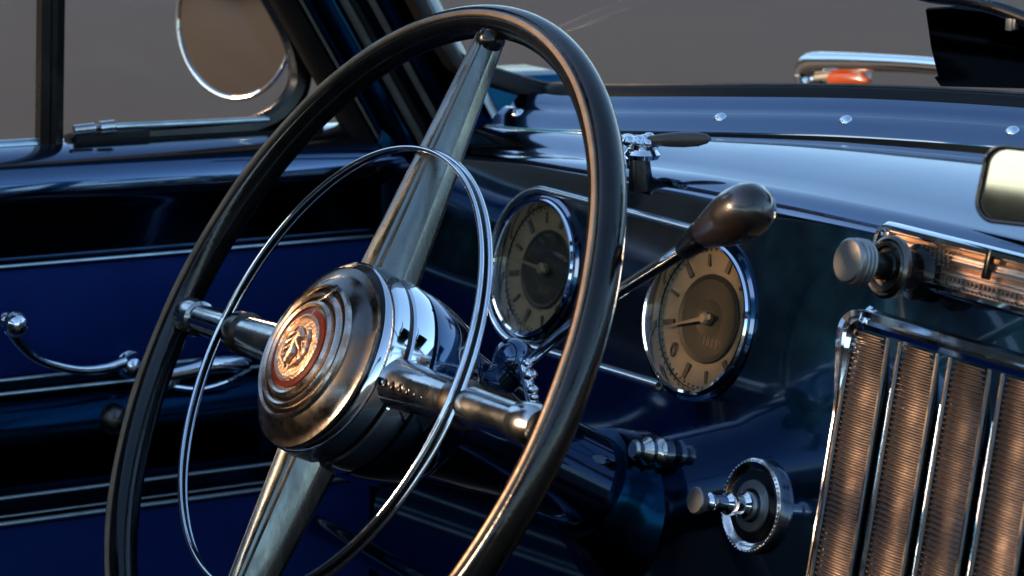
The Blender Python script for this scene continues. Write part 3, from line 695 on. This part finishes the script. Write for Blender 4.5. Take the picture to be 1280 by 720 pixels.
# ------------------------------------------------------------------ body shell: pillar, windscreen, cowl, roof
def body():
    t = thing('vintage_car', V((0, .3, .30)), 'navy vintage car with raked windscreen pillar and door with side window, around the dashboard', 'car')
    door(t)
    p = V((0, -.62, 1)).normalized()
    def PP(x, y, X): return onp(x, y, V((W0.x+X, 0, 0)), V((1,0,0)))
    def strip(pts, m, name, d0=-.16, d1=.45, parent=t, angle=60):
        bm = B(); prof = [PP(*q) for q in pts]
        rings = [[a + p*d for a in prof] for d in [d0+(d1-d0)*i/6 for i in range(7)]]
        faces_loop(bm, rings, True, False, True); return obj(name, bm, m, parent, angle=angle)
    y = 100
    # anchor points measured along the line y=100
    strip([(392, y, -.392), (400, y, -.385), (425, y, -.378), (432, y, -.384), (440, y, -.43), (395, y, -.43)], 'rubber', 'pillar_seal')
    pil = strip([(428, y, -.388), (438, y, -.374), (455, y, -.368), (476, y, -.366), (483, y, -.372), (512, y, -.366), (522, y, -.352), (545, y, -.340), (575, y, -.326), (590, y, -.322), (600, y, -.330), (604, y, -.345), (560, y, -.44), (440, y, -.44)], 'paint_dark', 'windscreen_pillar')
    for x, X, r_, nm, mm in ((432, -.377, .0012, 'seal_line', 'piping'), (485, -.3645, .0032, 'windlace', 'piping'), (494, -.366, .0050, 'windlace', 'rubber'), (519, -.3525, .0026, 'windlace', 'piping')):
        a = PP(x, y, X); bm = B(); tube(bm, [a+p*(-.16), a+p*.1, a+p*.45], r_, 14, up=V((1,0,0))); obj(nm, bm, mm, pil)
    # inner corner below the pillar, between the door and the end of the dash
    bm = B(); box(bm, (W0.x-.335, W0.y+.315, zt(-.175)), (.10, .13, .50)); obj('corner_panel', bm, 'paint', t, bevel=.03)
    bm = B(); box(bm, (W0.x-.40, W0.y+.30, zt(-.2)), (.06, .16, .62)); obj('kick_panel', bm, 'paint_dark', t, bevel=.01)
    # windscreen base seal following the curve, in front of the garnish
    sc = []
    for i, g in enumerate(GROOVE):
        tg = (GROOVE[min(i+1, len(GROOVE)-1)]-GROOVE[max(i-1, 0)]).normalized(); sd_ = tg.cross(V((0,0,1))).normalized()
        sc.append(g - sd_*.042 + V((0,0,.0225)))
    # curve up into the pillar at the left
    SX = V((sc[0].x, 0, 0)); up_ = [onp(x, y, SX, V((1,0,0))) for x, y in ((470, -95), (500, -40), (522, 0), (541, 36), (560, 63), (582, 86))]
    sealpath = catmull(up_ + sc[1::3], 4)
    bm = B(); sweep(bm, sealpath, [(.0045, -.004), (.005, .003), (.0015, .0065), (-.003, .0065), (-.006, .002), (-.006, -.006)], up=V((0,.55,.85))); seal = obj('windscreen_seal', bm, 'rubber', t, angle=50)
    bm = B(); sweep(bm, [q + V((0, .003, .0068)) for q in sealpath], circ(.0011, 8), up=V((0,.55,.85))); obj('seal_bead', bm, 'piping', seal)
    # glass
    bm = B(); rings = []; A0, A1, Am = sc[0], sc[-1], sc[len(sc)//2]; Cq = Am*2-(A0+A1)/2
    for i in range(97):
        u = i/96; q = (1-u)**2*A0 + 2*u*(1-u)*Cq + u*u*A1 + V((0, .003, -.002)); rings.append([q + p*d for d in (0, .1, .2, .3, .45)])
    faces_loop(bm, rings, False); obj('windscreen_glass', bm, 'glass', t, angle=80)
    m_ = sc[len(sc)//2]
    bm = B(); tube(bm, [m_ + p*d + V((0, 0, -.01)) for d in (0, .15, .45)], .009, 16, up=V((1,0,0))); obj('windscreen_centre_post', bm, 'black', t)
    # cowl & bonnet in front (mostly hidden)
    bm = B(); rings = []
    for q in sc: rings.append([q+V((0, .004, -.03)), q+V((0, .03, -.075)), q+V(((XC+W0.x-q.x)*.15, .25, -.14)), q+V(((XC+W0.x-q.x)*.3, .8, -.20)), q+V(((XC+W0.x-q.x)*.4, 1.1, -.35))])
    faces_loop(bm, rings, False); obj('bonnet', bm, 'paint', t, angle=60)
    # unseen roof, rear of the cabin, sills; overhead gap left for sky reflections
    def slab(name, m, lo, hi, bv=.03):
        bm = B(); lo = V(lo); hi = V(hi); box(bm, (lo+hi)/2, tuple(hi-lo)); return obj(name, bm, m, t, bevel=bv)
    zr = W0.z+.52
    slab('unseen_roof_rail', 'paint', (-.74, -1.75, zr-.05), (-.54, -.08, zr+.03)); slab('unseen_roof_rail', 'paint', (.60, -1.75, zr-.02), (.74, -.08, zr+.03))  # unseen rails, height and opening shaped for reflections and incoming sun
    slab('roof', 'cloth', (-.52, -1.75, zr-.01), (.60, -1.0, zr+.03))
    slab('rear_wall', 'seat', (-.74, -1.80, .3), (.74, -1.72, zr-.25))
    slab('unseen_shade_quarter', 'paint_dark', (-.80, -1.75, .3), (-.74, -.625, zt(.20)))  # unseen panel, raised to keep sun off the lower grille
    slab('unseen_shade_pillar', 'cloth', (-.80, -.62, .3), (-.72, -.155, zr))  # wide unseen pillar added to darken reflections and block sun from the gauges
    slab('floor_pan', 'rubber', (-.74, -1.75, .28), (.74, .55, .31), .005)
    slab('firewall', 'black', (-.78, .50, .3), (.78, .53, zt(.06)), .005)
body()
def seats():
    t = thing('front_seat', V((0, -.75, .31)), 'brown leather front bench seat behind the steering wheel', 'seat')
    bm = B(); box(bm, (-.02, -.70, .62), (1.36, .50, .20)); obj('seat_cushion', bm, 'seat', t, bevel=.04)
    bm = B(); box(bm, (-.02, -.98, .90), (1.36, .14, .62), Matrix()); obj('seat_back', bm, 'seat', t, bevel=.05)
seats()

# ------------------------------------------------------------------ mirrors and the things outside
def mirrors():
    c = onp(293, 26, V((DOORX-.16, 0, 0)), V((1,0,0)))
    n = (V((.59, -1.46, .07))).normalized()
    t = thing('side_mirror', c, 'round chrome rimmed mirror seen through the side window', 'mirror')
    Fm = aim(c, n); r_ = .0590
    bm = B(); N = 96; tube(bm, [Fm @ V((r_*c_(2*PI*i/N), r_*s_(2*PI*i/N), 0)) for i in range(N)], .0022, 12, up=n, closed=True); obj('mirror_rim', bm, 'chrome', t)
    bm = B(); lathe(bm, [(0, -.001), (.0575, -.001), (.0575, -.003), (.034, -.014), (.012, -.020), (0, -.020)], Fm, 64); obj('mirror_shell', bm, 'chrome_old', t)
    bm = B(); lathe(bm, [(0, .0006), (.0578, .0002), (.0578, -.0006), (0, -.0006)], Fm, 64); obj('mirror_glass', bm, 'mirror_dim', t)
    bm = B(); tube(bm, [c - n*.018, c + V((.02, .03, .10)), V((DOORX-.07, c.y+.08, c.z+.20))], .004, 12); obj('mirror_arm', bm, 'chrome', t)
    # interior mirror at right edge
    P = DP + V((0, -.01, .0))
    nrm = V((.42, -.90, .118)).normalized()
    a = onp(1275, 228, W0 + V((.20, .06, 0)), nrm)
    t = thing('rear_view_mirror', a, 'rectangular rear view mirror with rounded corners above the radio at the right edge', 'mirror')
    X = V((-nrm.y, nrm.x, 0)).normalized(); X = -X if X.dot(cr) < 0 else X; Fm = frame(a, X, nrm.cross(X)) 
    if Fm.to_3x3().col[2].dot(nrm) < 0: Fm = frame(a, X, -nrm.cross(X))
    Fi = Fm.inverted()
    def q(x, y): return Fi @ onp(x, y, a, nrm)
    corners = [q(1247, 184), q(1228, 226), q(1229, 263), q(1290, 284)]
    x0 = q(1229, 235).x; yt = q(1260, 184).y; yb = q(1262, 274).y; x1 = x0+.17; r_ = .009
    o = []
    for cx, cy, a0 in ((x1-r_, yt-r_, 0), (x0+r_, yt-r_, 90), (x0+r_*.8, yb+r_*.8, 180), (x1-r_, yb+r_, 270)):
        rr_ = r_
        for i in range(9): an = rad(a0+90*i/8); o.append((cx+rr_*c_(an), cy+rr_*s_(an)))
    lean = Matrix.Shear('XY', 4, (0, 0)) if False else Matrix()
    bm = B(); prism(bm, o, -.010, .0005, Fm); hs = obj('mirror_shell', bm, 'black', t, bevel=.0015)
    bm = B(); tube(bm, [Fm @ V((x, y, .001)) for x, y in o], .0012, 8, up=nrm, closed=True); obj('mirror_rim', bm, 'nickel', t)
    cx = sum(v[0] for v in o)/len(o); cy = sum(v[1] for v in o)/len(o)
    bm = B(); prism(bm, [(cx+(x-cx)*.965, cy+(y-cy)*.93) for x, y in o], .0006, .0016, Fm); obj('mirror_glass', bm, 'mirror', t)
    bm = B(); tube(bm, [Fm @ V((cx, cy, -.008)), Fm @ V((cx, cy+.01, -.05)), W0+V((.36, .41, .135))], [.006, .005, .006], 12); obj('mirror_stem', bm, 'chrome_old', t)
mirrors()

def outside():
    # chrome bar ornament with an orange lens on the bonnet
    Y = W0.y + .62; P = V((0, Y, 0)); n = V((0,1,0))
    def q(x, y, dy=0): return onp(x, y, V((0, Y+dy, 0)), n)
    t = thing('bonnet_ornament', q(1040, 108), 'chrome bar with a rounded end and small orange lens beyond the windscreen', 'ornament')
    bm = B(); path = catmull([q(1007, 106), q(1005, 92), q(1014, 80), q(1040, 78), q(1100, 79), q(1180, 84), q(1300, 99), q(1420, 117)], 6)
    tube(bm, path, [.0065, .0085, .0090, .0080, .0068, .0062, .0055, .0055], 20); obj('chrome_bar', bm, 'chrome', t)
    bm = B(); tube(bm, [q(1040, 99), q(1046, 99), q(1062, 99), q(1079, 100), q(1087, 102)], [.0052, .0060, .0060, .0056, .0026], 20); obj('orange_lens', bm, 'amber', t)
    bm = B(); tube(bm, [q(1024, 98, .003), q(1050, 95, .003), q(1082, 95, .003)], .0058, 14); obj('lens_cover', bm, 'greyknob', t)
    bm = B(); tube(bm, [q(1003, 107), q(1030, 105)], .0042, 14); obj('bar_foot', bm, 'black', t)
    bm = B(); tube(bm, [q(1030, 108), q(1030, 230)], .012, 14); obj('bar_stem', bm, 'chrome_old', t)
    # dark smoked visor plate at upper right
    n2 = V((0, .88, .48)).normalized(); Q = W0 + V((.30, .30, .15))
    def v(x, y, d=0): return onp(x, y, Q + n2*d, n2)
    t = thing('sun_visor', v(1230, 20), 'black smoked visor plate with a clip at the upper right corner', 'visor')
    pts = [(1157, 12), (1190, 10), (1250, 18), (1420, 60), (1420, 128), (1290, 111), (1176, 108), (1168, 97), (1173, 97), (1164, 60)]
    bm = B(); a = [bm.verts.new(v(*p_)) for p_ in pts]; b = [bm.verts.new(v(*p_) + n2*.002) for p_ in pts]
    bm.faces.new(a); bm.faces.new(b[::-1])
    for i in range(len(a)): bm.faces.new((a[i], a[(i+1) % len(a)], b[(i+1) % len(a)], b[i]))
    obj('visor_plate', bm, 'smoked', t)
    bm = B(); tube(bm, catmull([v(1100, -22), v(1152, -4), v(1200, 1), v(1245, 10), v(1300, 30), v(1400, 60), W0+V((.36, .425, .19))], 5), [.0016, .0026, .0036, .0042, .0045, .0045], 12); obj('visor_rail', bm, 'black', t)
    bm = B(); box(bm, v(1263, 29, -.004), (.005, .003, .008)); box(bm, v(1269, 30, -.004), (.003, .003, .006)); obj('visor_clip', bm, 'greyknob', t, bevel=.0008)
outside()
